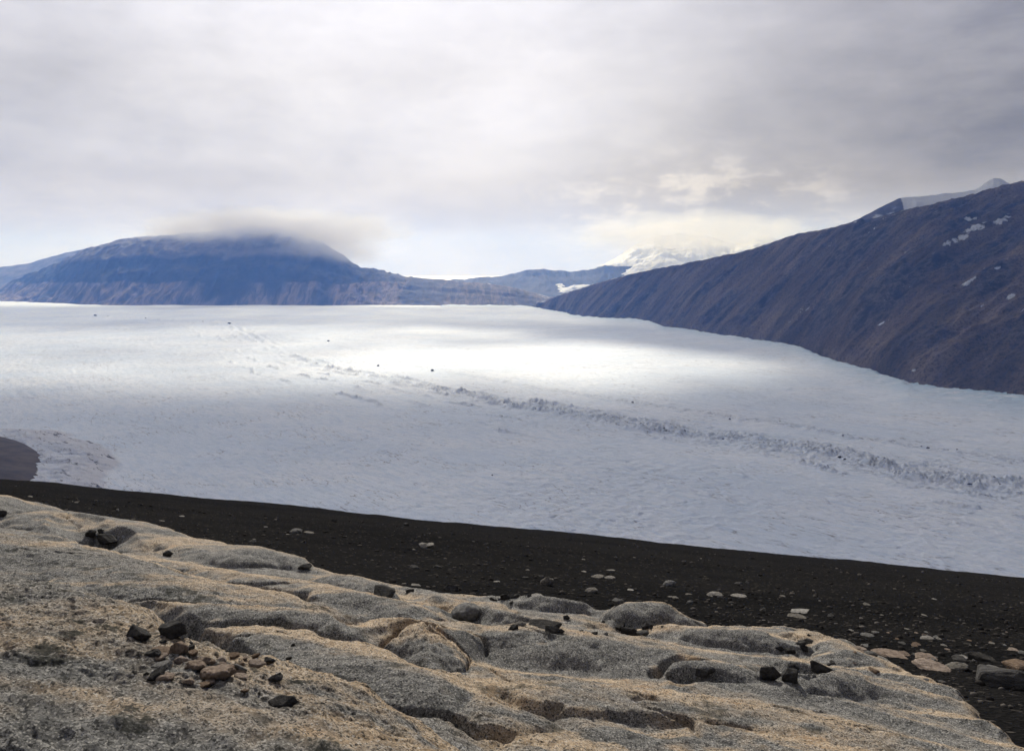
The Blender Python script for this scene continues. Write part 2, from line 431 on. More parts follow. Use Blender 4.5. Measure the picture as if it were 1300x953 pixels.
na, nd = 1000, 720
A = np.linspace(-1.15, 1.12, na)
DEP = np.linspace(.46, .0352, nd)
AA, DD = np.meshgrid(A, DEP)
GY_ = CAMZ / DD; GX_ = AA * GY_
def glacier_h(X, Y, a):
    d1, s1, p1 = poly_dist(X, Y, MO)
    d2, s2, p2 = poly_dist(X, Y, MO2)
    near = sstep(2600, 1200, Y)
    w1 = 46 + 14 * near
    b1 = np.exp(-(d1 / w1) ** 2); b2 = np.exp(-(d2 / 22) ** 2) * (.4 + .6 * sstep(900, 2200, p2))
    # cross-flow coordinate follows the medial moraine
    q = d1 * s1
    h = 3.5 * fbm(X / 500, Y / 600, 4, 3) + .9 * ridged(p1 / 38 + .6 * fbm(X / 60, Y / 60, 2, 36), q / 26, 3, 37, .6) * (.4 + .8 * sstep(-.4, .4, fbm(X / 300, Y / 300, 2, 38)))
    h = h + .7 * fbm(p1 / 200, q / 60, 4, 7) + .55 * fbm(p1 / 34, q / 14, 4, 9)
    h = h + .7 * ridged(p1 / 22 , q / 14, 3, 15) * sstep(-600, 500, q)
    ser = ridged(p1 / 30, q / 13, 4, 21, .6)
    brk = sstep(-.25, .35, fbm(p1 / 170, q / 60, 3, 27) + .25 * near)
    lane = .55 + .45 * np.cos(q / 15 + 2.2 * fbm(p1 / 260, q * 0, 3, 29))
    wander = 14 * fbm(p1 / 240, q * 0, 3, 29)
    lanes = 0
    for k_, (off_, wd, sd_) in enumerate(((-46, 6, 61), (-8, 9, 62), (36, 6, 63), (84, 5, 65), (150, 5, 66), (230, 4, 67))):
        on = sstep(-.1, .5, fbm(p1 / 200, q * 0 + k_ * 9.3, 3, sd_))
        if k_ in (1, 2): on = np.maximum(on, .85 * sstep(3100, 2500, p1))
        lanes = np.maximum(lanes, np.exp(-((q - wander * (1 + .3 * k_) - off_) / (wd * (1 + .5 * near) * np.clip(.8 + .9 * fbm(p1 / 90, q * 0 + k_, 3, 71 + k_), .25, 2))) ** 2) * on)
    hA = ridged(p1 / 17, q / 9, 4, 21, .65) * (.6 + .9 * sstep(-.3, .5, fbm(p1 / 60, q / 40, 3, 81)))
    hB = 1.7 * ridged(p1 / 46, q / 30, 4, 22, .6)
    hum = hB + (hA - hB) * near
    end = sstep(3000, 3700, p1)
    h = h + lanes * ((2.3 + 2.2 * sstep(3100, 2500, p1)) * hum - .2) * (1 + .5 * end) + end * b1 * 4 * (hA - .5) - 1.5 * b1
    b1 = np.clip(lanes * (.45 + .5 * np.maximum(brk, sstep(3100, 2500, p1))) + .4 * end * b1, 0, 1)
    h = h + b2 * (2.8 * (ridged(p1 / 26, q / 12, 3, 25) - .3))
    # second trough upstream
    mY = margin_Y(a)
    edge = mY - Y
    lob = 60 * fbm(X / 260, Y / 260, 3, 41)
    e2 = edge + lob * sstep(0, 300, np.abs(edge))
    rough = sstep(420, 60, e2)
    h = h + rough * 4.5 * ridged(X / 55, Y / 30, 4, 43)
    edge = edge + 45 * fbm(X / 130, Y / 110, 3, 45) * sstep(20, 250, Y - 1500)
    h = h - 38 * (1 - sstep(-20, 170, edge)) ** 1.0 + 10 * sstep(700, 150, edge)
    bands = (b1 * (.35 + .65 * near) , b2 * .8)
    return h, b1, b2, edge, near
Hh, b1, b2, edge, near = glacier_h(GX_, GY_, AA)
rm = mound_r(GX_, GY_)
lip = sstep(1.2, 1.04, rm)
Hh = Hh + lip * (10 + 3 * ridged(GX_ / 60, GY_ / 25, 4, 61))
dirt = sstep(1.18, 1.15, rm) * (.45 + .55 * sstep(1.02, 1.12, rm))
keep = (edge > -260) & (GY_ < far_Y(AA) + 140)
o = grid_mesh('glacier', GX_, GY_, Hh, M_ICE, keep,
              dict(moraine=np.clip(b1 * (.7 + .3 * near) + b2 * .55, 0, 1), dirt=dirt, margin=np.maximum(sstep(150, 20, edge) * .9, .7 * sstep(520, 80, edge) * sstep(.1, .8, ridged(GX_ / 60 + GY_ / 90, GY_ / 30, 4, 46)))))
tag(o, kind='structure')

# mound itself
th = np.linspace(0, 2 * math.pi, 200); rr_ = np.linspace(0, 1.12, 70)
TT, RR = np.meshgrid(th, rr_)
mx = MCX + MR * RR * np.cos(TT); my = MCY + MR * RR * np.sin(TT)
mz = -8 + 62 * (1 - RR ** 2) + 2 * fbm(mx / 60, my / 60, 5, 64) + 26 * sstep(1.08, .97, RR)
tag(grid_mesh('moraine_hill', mx, my, mz, mat_plain('moraine_gravel', (.10, .078, .058), 1.0, .03, .35)), kind='structure')

# ------------------------------------------------------------------ mountain ranges
def prof(px_, py_, a):
    aa, ee = AE(np.array(px_), np.array(py_))
    return np.interp(a, aa, ee)

def mountain(name, mat, a0, a1, n, rows, yf, yr, yb, e_ridge, zfoot, profile, extra, noise=None, jag=0):
    a = np.linspace(a0, a1, n)
    t = np.concatenate([np.linspace(0, 1, rows), np.linspace(1, 2, rows // 3)[1:]])
    Aa, T = np.meshgrid(a, t)
    Yf, Yr, Yb = yf(a), yr(a), yb(a)
    er = e_ridge(a)
    zr = CAMZ + er * Yr
    Y = np.where(T <= 1, Yf + (Yr - Yf) * T, Yr + (Yb - Yr) * (T - 1))
    X = Aa * Y
    pf = np.where(T <= 1, profile(T, Aa), 1 - sstep(0, 1, T - 1))
    Z = zfoot + (zr - zfoot) * pf
    if noise is not None:
        dz, at = noise(X, Y, Z, T, Aa)
        Z = Z + dz
    else: at = {}
    o = grid_mesh(name, X, Y, Z, mat, None, at)
    return tag(o, kind='structure')

# left mesa and the lower spur that runs right from it
mes_px = [-500, -60, 0, 20, 50, 75, 100, 125, 150, 175, 205, 235, 260, 290, 320, 348, 375, 400, 425, 440, 455, 468, 485, 500, 515, 535, 560, 590, 620, 650, 680, 700, 730]
mes_py = [360, 376, 368, 356, 344, 334, 321, 312, 304, 301, 298.5, 297, 295, 291, 287, 288, 295, 305, 318, 328, 339, 342, 344, 348, 351, 353, 355, 357.5, 360, 365, 373, 382, 389]
def mesa_noise(X, Y, Z, T, Aa):
    env = sstep(0.0, .12, T) * sstep(1.0, .86, T)
    g = ridged(X / 330, Y / 1400 + T, 4, 101, .55)
    g2 = ridged(X / 95, T * 2.2, 3, 105, .5)
    rt = 1 - .65 * sstep(-.17, -.10, Aa)
    env = env * rt
    dz = env * (26 * (g - .6) + 9 * (g2 - .5)) + 8 * rt * fbm(X / 120, Y / 120, 4, 107) * sstep(0, .1, T)
    dz = dz + env * 10 * fbm(X / 400, Y / 400, 3, 109)
    _, ez = AE(0, 358 ); zl = CAMZ + float(ez) * Y
    wob = 4e-3 * fbm(X / 300, Y * 0, 4, 111)
    e = (Z + dz - CAMZ) / Y
    lowline = -(358.5 - 345) / F + wob
    drop = np.interp(Aa, [.0, .1], [0, .012])
    bl = sstep(-.0012, .0012, e - lowline + drop * .0)
    topline = (345 - 326) / F + wob * 1.4 - .010 * sstep(-.45, -.62, Aa)
    bt = sstep(-.003, .003, e - topline) * .9
    right = sstep(-.17, -.10, Aa)
    bl = np.maximum(bl * (1 - .5 * right), .55 * right)
    sn = sstep(.52, .62, fbm(X / 90, Y / 90, 4, 113) ) * right * sstep(.9, 1.0, T)
    return dz, dict(band_low=bl, band_top=bt, snow=sn, gully=g)
def mesa_prof(T, Aa):
    # scree apron, cliff, bench, cliff, rounded top
    return np.interp(T, [0, .10, .25, .34, .45, .52, .66, .85, 1.0], [0, .10, .27, .42, .52, .66, .83, .95, 1.0])
mountain('mountain', M_MESA, -1.2, .09, 1100, 190,
         lambda a: far_Y(a) - 20, lambda a: far_Y(a) + 700 + 1300 * sstep(.08, -.2, a), lambda a: far_Y(a) + 4500 + 0 * a,
         lambda a: prof(mes_px, mes_py, a) + .0012 * fbm(a * 60, a * 0, 4, 120), -18, mesa_prof, None, mesa_noise)

# paler shoulder behind the mesa at the left edge
mountain('mountain', M_MESA, -1.3, -.40, 400, 60,
         lambda a: 10800 + 0 * a, lambda a: 12500 + 0 * a, lambda a: 15500 + 0 * a,
         lambda a: prof([-600, -200, -40, 0, 25, 33, 60, 100, 130, 170, 260], [330, 332, 337, 339, 336, 335, 327, 317, 314, 318, 350], a) + .0007 * fbm(a * 70, a * 0, 4, 121),
         -40, lambda T, Aa: T ** .9, None,
         lambda X, Y, Z, T, Aa: (20 * ridged(X / 400, T * 2, 4, 131) * sstep(0, .2, T) * sstep(1, .85, T), dict(band_low=0 * X + .35, band_top=0 * X + .6, snow=0 * X, gully=0 * X)))

# dark blue range closing the valley, with a dusting of snow on its rim
def blue_noise(X, Y, Z, T, Aa):
    dz = 26 * ridged(X / 420, T * 1.5, 4, 141) * sstep(0, .2, T) * sstep(1, .85, T)
    e = (Z - CAMZ) / Y
    sn = sstep(.78, 1.0, T) * (.5 + .5 * fbm(X / 260, Y / 400, 3, 143))
    return dz, dict(snow=sn)
mountain('mountain', M_BLUE, -.14, .30, 600, 100,
         lambda a: 9600 + 0 * a, lambda a: 12000 + 0 * a, lambda a: 14500 + 0 * a,
         lambda a: prof([480, 560, 590, 610, 640, 655, 668, 690, 705, 725, 745, 760, 775, 800, 850, 960], [362, 358, 356, 353, 350, 346, 344, 342.5, 343.5, 346, 344, 340, 338.5, 339, 343, 350], a) + .0006 * fbm(a * 120, a * 0, 4, 145),
         -40, lambda T, Aa: np.interp(T, [0, .4, .7, .8, 1], [0, .35, .72, .93, 1.0]), None, blue_noise)

# snow covered range rising into the cloud
def snow_noise(X, Y, Z, T, Aa):
    dz = 60 * ridged(X / 700, Y / 1500 + T, 5, 151, .5) * sstep(0, .2, T) * sstep(1, .8, T)
    return dz, dict(snow=.55 + .45 * fbm(X / 500, Y / 500, 3, 153))
mountain('mountain', M_SNOWM, .04, .62, 600, 120,
         lambda a: 9800 + 0 * a, lambda a: 13000 + 0 * a, lambda a: 16500 + 0 * a,
         lambda a: prof([690, 730, 750, 765, 780, 795, 810, 830, 860, 900, 935, 950, 962, 972, 985, 1010, 1060, 1200], [352, 347, 341, 336, 328, 318, 309, 300, 296, 300, 310, 307, 301, 299, 303, 312, 318, 330], a) + .0012 * fbm(a * 80, a * 0, 5, 155),
         -40, lambda T, Aa: np.interp(T, [0, .3, .6, .8, 1], [0, .26, .50, .73, 1.0]), None, snow_noise)

# snowy crest and pale peak behind the right wall
def crest_noise(X, Y, Z, T, Aa):
    dz = 14 * ridged(X / 240, T * 2, 4, 161) * sstep(0, .2, T) * sstep(1, .9, T)
    a1, _ = AE(1150, 260)
    return dz, dict(snow=.05 + 1.25 * sstep(float(a1) - .008, float(a1) + .004, Aa + .02 * (T - 1)) + .25 * fbm(X / 120, Y / 120, 3, 163))
mountain('mountain', M_SNOWM, .40, .86, 500, 80,
         lambda a: 4700 + 0 * a, lambda a: 5300 + 0 * a, lambda a: 6800 + 0 * a,
         lambda a: prof([1060, 1090, 1100, 1120, 1140, 1150, 1165, 1200, 1220, 1238, 1246, 1254, 1262, 1270, 1278, 1290, 1320, 1450], [290, 278, 272.5, 262, 252.5, 250, 250, 245.5, 244, 241, 236, 230, 226, 226.5, 231, 237, 242, 260], a) + .0006 * fbm(a * 90, a * 0, 5, 165),
         100, lambda T, Aa: T, None, crest_noise)

# right valley wall
wal_px = [660, 690, 700, 720, 760, 800, 840, 877, 910, 940, 965, 990, 1015, 1046, 1075, 1100, 1125, 1146, 1185, 1223, 1250, 1275, 1300, 1400, 1550, 1800]
wal_py = [389, 384, 379, 372, 359, 348, 340, 333, 326, 320, 313, 304, 296, 291, 284, 279, 273, 267, 259, 252, 243, 235, 229, 205, 190, 180]
def wall_foot(a):
    return sum(_wf(np.maximum(a + k * .012, .0)) for k in range(-4, 5)) / 9
def _wf(a):
    return np.where(a < MA[2], 7250, np.minimum(margin_Y(a), 7250)) + 90
def wall_noise(X, Y, Z, T, Aa):
    env = sstep(.0, .08, T) * sstep(1.0, .88, T)
    amp = np.interp(Aa, [.03, .2, .6], [.35, .7, 1.0])
    # ribs run diagonally down and towards the viewer
    u = X * math.cos(.34) + Y * math.sin(.34); v = -X * math.sin(.34) + Y * math.cos(.34)
    rb = ridged(v / 300, u / 1500, 4, 171, .5)
    r2 = ridged(v / 110, u / 330, 4, 175, .55)
    dz = amp * env * (36 * (rb - .5) + 7 * (r2 - .4)) + amp * env * 7 * fbm(X / 75, Y / 75, 4, 178) + 3.0 * fbm(X / 40, Y / 40, 5, 177) * sstep(0, .05, T)
    oc = sstep(.05, .30, fbm(u / 420, v / 170, 4, 179) + .25 * r2 - .20) * sstep(.05, .2, T)
    a_, e = Aa, (Z + dz - CAMZ) / Y
    # the two largest snow patches high on the slope
    def patch(px, py, rx, ry, ang):
        pa, pe = AE(px, py)
        da, de = (Aa - pa) * F, (e - pe) * F
        c_, s_ = math.cos(ang), math.sin(ang)
        p, q = da * c_ + de * s_, -da * s_ + de * c_
        return sstep(1.15, .55, (p / rx) ** 2 + (q / ry) ** 2 + 1.5 * fbm(X / 22, Y / 22, 3, 181))
    sn = 0 * X
    for p in ((1217, 303, 15, 3.6, .5), (1238, 289, 14, 3.6, .35), (1270, 280, 10, 3.4, .4), (1231, 278, 9, 2.4, .1), (1230, 358, 10, 2.2, .6), (1202, 309, 7, 2.4, .6), (1120, 410, 8, 1.0, .5), (1283, 377, 6, 2.4, .6), (1267, 340, 4, 1.4, .3), (1160, 470, 3, 1.4, .3), (1247, 388, 3, 1.2, .3)):
        sn = np.maximum(sn, patch(*p))
    sn = np.maximum(sn, sstep(.97, 1.0, T) * sstep(.1, .4, fbm(X / 60, Y / 60, 3, 183)) * .9)
    return dz, dict(outcrop=oc * .75, snow=sn)
mountain('valley_wall', M_WALL, .03, 1.12, 1300, 420,
         lambda a: wall_foot(a), lambda a: wall_foot(a) + np.interp(a, [.03, .1, .25, .6, 1.1], [150, 550, 1000, 1500, 1500]), lambda a: wall_foot(a) + 3600,
         lambda a: prof(wal_px, wal_py, a) + .0008 * fbm(a * 70, a * 0, 5, 190), -42,
         lambda T, Aa: np.interp(T, [0, .5, .9, 1], [0, .53, .93, 1.0]), None, wall_noise)

# ------------------------------------------------------------------ near slope (scree) and bedrock
KC = 3.3e-4
def scree_h(x, y):
    far = np.maximum(y - 55, 0)
    z = -1.7 - .28 * y - .1 * x - KC * y * y
    r = np.hypot(x, y)
    z = z + .05 * fbm(x / 3.1, y / 3.1, 4, 201) * sstep(3, 10, r) + .16 * fbm(x / 17, y / 17, 3, 203) * sstep(8, 40, r)
    z = z + .10 * fbm(x / 5, y / 5, 4, 207) * sstep(25, 60, r)
    z = z + .9 * fbm(x / 95, y / 95, 3, 205) * sstep(60, 260, r)
    return CAMZ + z
def gpoint(px, py, h=0.0):
    """where the line of sight meets the mean slope raised by h"""
    a, e = AE(px, py)
    s = .28 + .1 * a
    dep = -e
    y = (1.7 - h) / np.maximum(dep - s, .01)
    for _ in range(12): y = (1.7 - h) / np.maximum(dep - s - KC * y, .008)
    return np.array([a * y, y])

bnd_px = [(-500, 628), (-60, 634), (0, 640), (45, 652), (130, 664), (230, 684), (330, 702), (392, 730), (450, 735), (560, 755), (640, 765), (690, 777), (760, 785), (830, 787), (880, 800), (960, 800), (1030, 802), (1075, 822), (1180, 866), (1290, 930), (1400, 1010)]
BND = np.array([gpoint(*p) for p in bnd_px])
# (crest line as pixels + height, width on the far side, width on the near side, steepness, roughness)
LUMPS = [
    ([(-300, 624, .5), (-60, 626, .55), (0, 628, .55), (38, 637, .45), (60, 658, .12)], .9, 1.6, .6, .1),
    ([(58, 652, .30), (80, 648, .42), (130, 655, .40), (185, 664, .38), (225, 682, .25), (262, 706, .05)], .8, 1.5, .6, .1),
    ([(215, 688, .18), (260, 690, .28), (330, 694, .36), (365, 702, .30), (392, 726, .05)], .7, 1.1, .55, .1),
    ([(-260, 668, .50), (-40, 672, .5), (60, 688, .48), (150, 712, .44), (260, 738, .38), (380, 760, .30)], 1.4, 1.5, .8, .6),
    ([(240, 716, .28), (330, 730, .34), (430, 748, .38), (500, 762, .36), (540, 778, .1)], .9, .8, .6, .3),
    ([(380, 733, .12), (440, 732, .30), (480, 738, .34), (505, 752, .12)], .5, .6, .6, .3),
    ([(500, 752, .14), (560, 757, .22), (620, 765, .20), (680, 790, .14)], .5, .7, .7, .2),
    ([(190, 764, .30), (260, 766, .34), (360, 772, .36), (470, 780, .38), (540, 790, .36)], .8, .7, .75, .4),
    ([(528, 786, .40), (552, 802, .37)], .5, .40, .75, .8),
    ([(-300, 718, .74), (-60, 724, .74), (20, 736, .74), (90, 757, .71), (140, 784, .66), (178, 818, .58), (206, 864, .46), (226, 940, .30)], .38, 3.4, .75, .9),
    ([(290, 792, .22), (350, 797, .32), (420, 814, .34), (520, 844, .32), (600, 880, .22)], .8, 1.0, .9, .5),
    ([(648, 759, .16), (690, 753, .30), (720, 753, .32), (755, 768, .22), (778, 780, .04)], .5, .55, .5, .1),
    ([(783, 776, .18), (806, 763, .34), (830, 763, .36), (856, 775, .28), (885, 794, .06)], .5, .6, .5, .1),
    ([(560, 790, .26), (660, 792, .32), (760, 800, .32), (850, 822, .28), (900, 850, .2)], .9, 1.0, .8, .3),
    ([(860, 794, .22), (940, 797, .30), (985, 798, .30), (1010, 812, .16)], .6, .7, .6, .2),
    ([(1018, 800, .22), (1050, 806, .28), (1085, 824, .24), (1130, 848, .14)], .45, .7, .6, .2),
    ([(880, 838, .26), (1000, 842, .28), (1080, 852, .26), (1180, 880, .15)], .5, .7, .6, .3),
    ([(560, 880, .16), (680, 868, .22), (820, 876, .22), (960, 896, .18), (1100, 930, .12)], .7, 1.2, .9, .5),
    ([(340, 905, .14), (440, 905, .18), (560, 920, .18), (700, 950, .14)], .6, 1.2, 1.0, .6),
]
LP = []
for crest, wb, wf, ex, ro in LUMPS:
    P = np.array([list(gpoint(px, py, h * 1.2)) + [h * 1.2] for px, py, h in crest])
    LP.append((P, wb, wf, ex, ro))

DIPS = [([gpoint(px, py, .2) for px, py in pts], wd, dp) for pts, wd, dp in (
    ([(150, 790), (200, 812), (235, 838), (275, 868), (320, 915)], .42, .20),
    ([(650, 786), (690, 790), (740, 796)], .5, .14), ([(780, 792), (830, 800)], .4, .12),
    ([(95, 672), (128, 682), (160, 694)], .5, .16), ([(985, 815), (1030, 815)], .35, .10), ([(960, 852), (1050, 850)], .4, .12),
    ([(500, 746), (560, 762), (600, 778)], .4, .12), ([(430, 800), (500, 826), (560, 838)], .3, .10))]
def side_of_boundary(x, y):
    """>0 on the bedrock side (roughly metres)"""
    a = x / np.maximum(y, .5)
    return (np.interp(a, BND[:, 0] / BND[:, 1], BND[:, 1]) - y) * .55

def bedrock_h(x, y):
    wx = x + .16 * fbm(x / .9, y / .9, 3, 221) + .03 * fbm(x / .22, y / .22, 2, 225)
    wy = y + .22 * fbm(x / 1.0, y / 1.0, 3, 223) + .04 * fbm(x / .25, y / .25, 2, 227)
    sd = side_of_boundary(wx, wy)
    # sheeted, rounded general surface
    cu, su = math.cos(-.30), math.sin(-.30)
    u = wx * cu + wy * su; v = -wx * su + wy * cu
    sheet = .13 * ridged(u / 3.4, v / 1.05, 2, 231, .45)
    base = .08 + sheet * .55
    rough = np.full(x.shape, .35)
    top = base.copy(); joint = np.zeros(x.shape)
    for P, wb, wf, ex, ro in LP:
        best = np.full(x.shape, 9.0); hh = np.zeros(x.shape)
        mg = max(wb, wf) + .7; x0, x1 = P[:, 0].min() - mg, P[:, 0].max() + mg; y0, y1 = P[:, 1].min() - mg, P[:, 1].max() + mg
        m = (x > x0) & (x < x1) & (y > y0) & (y < y1)
        if not m.any(): continue
        X, Y = wx[m], wy[m]
        f = np.zeros(X.shape); pw = .72 if ro < .15 else (.8 if ro > .85 else 1.1)
        for i in range(len(P) - 1):
            ax, ay, ah = P[i]; bx, by, bh = P[i + 1]; dx, dy = bx - ax, by - ay; L2 = dx * dx + dy * dy + 1e-6
            t = np.clip(((X - ax) * dx + (Y - ay) * dy) / L2, 0, 1)
            ox, oy = X - ax - t * dx, Y - ay - t * dy
            dd = np.hypot(ox, oy)
            w = wb + (wf - wb) * sstep(-.7, .7, -oy / (dd + .05))
            f = np.maximum(f, np.clip(1 - (dd / w) ** 2, 0, 1) ** pw * (ah + (bh - ah) * t))
        tm = top[m]; rm_ = rough[m]; jm = joint[m]
        jm = np.maximum(jm, np.exp(-((f - tm) / .028) ** 2) * sstep(.12, .2, f) * sstep(-.35, .15, fbm(X / .9, Y / .9, 3, 237)))
        jm = np.where(f > tm + .06, jm * .25, jm); joint[m] = jm
        up = f > tm
        kk = .09; hh2 = np.clip(.5 + .5 * (f - tm) / kk, 0, 1); top[m] = np.where(f > 0, tm * (1 - hh2) + f * hh2 + kk * hh2 * (1 - hh2) * np.clip(f / .05, 0, 1), tm)
        rough[m] = np.where(up, ro, rm_)
    r = np.hypot(x, y)
    coarse = top.copy()
    top = top + .013 * fbm(x / .55, y / .40, 4, 241, .6) * (.4 + rough) + .013 * fbm(x / .10, y / .09, 3, 245, .65) * (.3 + rough)
    for pts, wd, dp in DIPS:
        for i in range(len(pts) - 1):
            ax, ay = pts[i]; dx, dy = pts[i + 1] - pts[i]
            t = np.clip(((wx - ax) * dx + (wy - ay) * dy) / (dx * dx + dy * dy + 1e-6), 0, 1)
            top = np.minimum(top, top - dp * np.clip(1 - (np.hypot(wx - ax - t * dx, wy - ay - t * dy) / wd) ** 2, 0, 1))
    top = top - .11 * joint
    # cracks between sheets
    cr = np.abs(fbm(u / 4.2, v / 1.3, 3, 251, .5))
    top = top - .05 * sstep(.03, .0, cr) * sstep(.3, .45, fbm(u / 2.5, v / 2.5, 2, 255) + .35)
    edge = sstep(-.02, .45, sd) ** .6
    z = (top + .12) * edge - .12 - .5 * sstep(.0, -.5, sd)
    plane = CAMZ - 1.7 - .28 * y - .1 * x - KC * y * y
    return plane + z, rough, sd, (coarse + .12) * edge

# bedrock mesh
na2, nr2 = 1150, 760
a2 = np.linspace(-1.05, .95, na2)
inv = np.linspace(1 / 3.2, 1 / 40.0, nr2 * 2 // 3)
inv = np.concatenate([np.linspace(1 / 1.7, 1 / 3.2, 120)[:-1], np.linspace(1 / 3.2, 1 / 7, 330), np.linspace(1 / 7, 1 / 14, 260)[1:], np.linspace(1 / 14, 1 / 45, 240)[1:]])
AA2, II = np.meshgrid(a2, inv)
BY = 1 / II; BX = AA2 * BY
BZ, BR, BS, BC = bedrock_h(BX, BY)
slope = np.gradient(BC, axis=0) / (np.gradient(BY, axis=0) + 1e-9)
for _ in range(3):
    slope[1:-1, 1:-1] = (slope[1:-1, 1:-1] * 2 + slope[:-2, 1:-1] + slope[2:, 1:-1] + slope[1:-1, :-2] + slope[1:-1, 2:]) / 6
SUNWARD = sstep(.28, -.08, slope + .08 * fbm(BX / .3, BY / .3, 3, 271))  # slopes tilted to the sun painted tan, viewer-facing shaded sides painted grey
o = grid_mesh('bedrock', BX, BY, BZ, M_GRAN, BS > -.35, dict(rough=BR, sunward_tan=SUNWARD))
tag(o, kind='structure')
# the same rock carried round under and behind the viewer, so the slope does not end there
xs = np.linspace(-14, 14, 160); ys = np.linspace(-12, 3.6, 100)
XB, YB = np.meshgrid(xs, ys)
plane = CAMZ - 1.7 - .28 * YB - .1 * XB
ZB = plane + .02 + .13 * ridged(XB / 3.4, YB / 1.05, 3, 231, .45) * .7
ZB2, RB2, _, _ = bedrock_h(XB, YB)
ZB = ZB + (ZB2 - .03 - ZB) * sstep(0., 1.5, YB)
kp = ~((YB > 2.0) & (XB < .9 * YB) & (XB > -1.0 * YB))
tag(grid_mesh('bedrock', XB, YB, ZB, M_GRAN, kp, dict(rough=0 * XB + .5, sunward_tan=0 * XB + .5)), kind='structure')

# scree mesh
a3 = np.linspace(-1.25, 1.25, 900)
yy3 = np.concatenate([np.geomspace(3.5, 260, 620), np.geomspace(265, 1150, 60)])
A3, Y3 = np.meshgrid(a3, yy3)
X3 = A3 * Y3
Z3 = scree_h(X3, Y3) + .02 * fbm(X3 / .5, Y3 / .5, 4, 261) * sstep(60, 10, Y3)
tag(grid_mesh('scree_slope', X3, Y3, Z3, M_SCREE, Z3 > -80), kind='structure')

def ground_z(x, y):
    x = np.atleast_1d(np.asarray(x, float)); y = np.atleast_1d(np.asarray(y, float))
    z1 = scree_h(x, y) + .02 * fbm(x / .5, y / .5, 4, 261) * sstep(60, 10, y)
    z2, _, sd, _ = bedrock_h(x, y)
    return np.where(sd > -.3, np.maximum(z1, z2), z1)

def hit(px, py):
    """first point of the near ground on the line of sight of a pixel"""
    a, e = AE(px, py)
    y = np.geomspace(3.3, 300, 2600)
    x = a * y; zr = CAMZ + e * y
    gz = ground_z(x, y)
    k = np.argmax(gz >= zr)
    if gz[k] < zr[k]: return None
    return float(x[k]), float(y[k]), float(gz[k])

# ------------------------------------------------------------------ rocks
def rock_mesh(name, mat, seed, kind):
    rnd = random.Random(seed)
    bm = bmesh.new()
    if kind == 'angular':
        for _ in range(rnd.randint(11, 16)):
            v = Vector((rnd.gauss(0, 1), rnd.gauss(0, 1), rnd.gauss(0, 1))).normalized()
            v *= rnd.uniform(.8, 1.1); v.z *= .7
            bm.verts.new(v)
        bmesh.ops.convex_hull(bm, input=bm.verts[:])
        for v in [v for v in bm.verts if not v.link_faces]: bm.verts.remove(v)
        bmesh.ops.bevel(bm, geom=bm.edges[:], offset=.05, segments=1, profile=.6, affect='EDGES')
        bmesh.ops.triangulate(bm, faces=bm.faces[:])
        bmesh.ops.subdivide_edges(bm, edges=bm.edges[:], cuts=2, use_grid_fill=True)
        amp = .04
    else:
        bmesh.ops.create_icosphere(bm, subdivisions=4, radius=1)
        flat = .42 if kind == 'slab' else .68
        for v in bm.verts:
            v.co.z *= flat
            if kind == 'slab': v.co.z = max(-.3, min(.26, v.co.z))
        amp = .16
    from mathutils import noise as mn
    off = Vector((seed * 3.1, seed * 1.7, 0))
    for v in bm.verts:
        d = mn.fractal(v.co * 1.3 + off, .6, 2.1, 5)
        v.co += v.co.normalized() * d * amp
    for f in bm.faces: f.smooth = kind != 'angular'
    me = bpy.data.meshes.new(name); bm.to_mesh(me); bm.free()
    me.materials.append(mat)
    return me

def rocks(base, mat, n, kinds, s0):
    return [rock_mesh(base, mat, s0 + i, kinds[i % len(kinds)]) for i in range(n)]
R_DARK = rocks('boulder', M_DARK, 5, ['angular'], 10)
R_GREY = rocks('boulder', M_GREY, 5, ['angular', 'round'], 30)
R_TAN = rocks('stone', M_TAN, 5, ['slab', 'angular', 'slab'], 50)
R_PALE = rocks('stone', M_PALE, 6, ['slab', 'round', 'slab', 'angular'], 70)

def put_rock(name, me, loc, size, rot, label, cat, group=None, sink=.3):
    o = bpy.data.objects.new(name, me); COL.objects.link(o)
    o.scale = size
    o.location = (loc[0], loc[1], loc[2] + size[2] * sink)
    o.rotation_euler = rot
    return tag(o, label, cat, group)

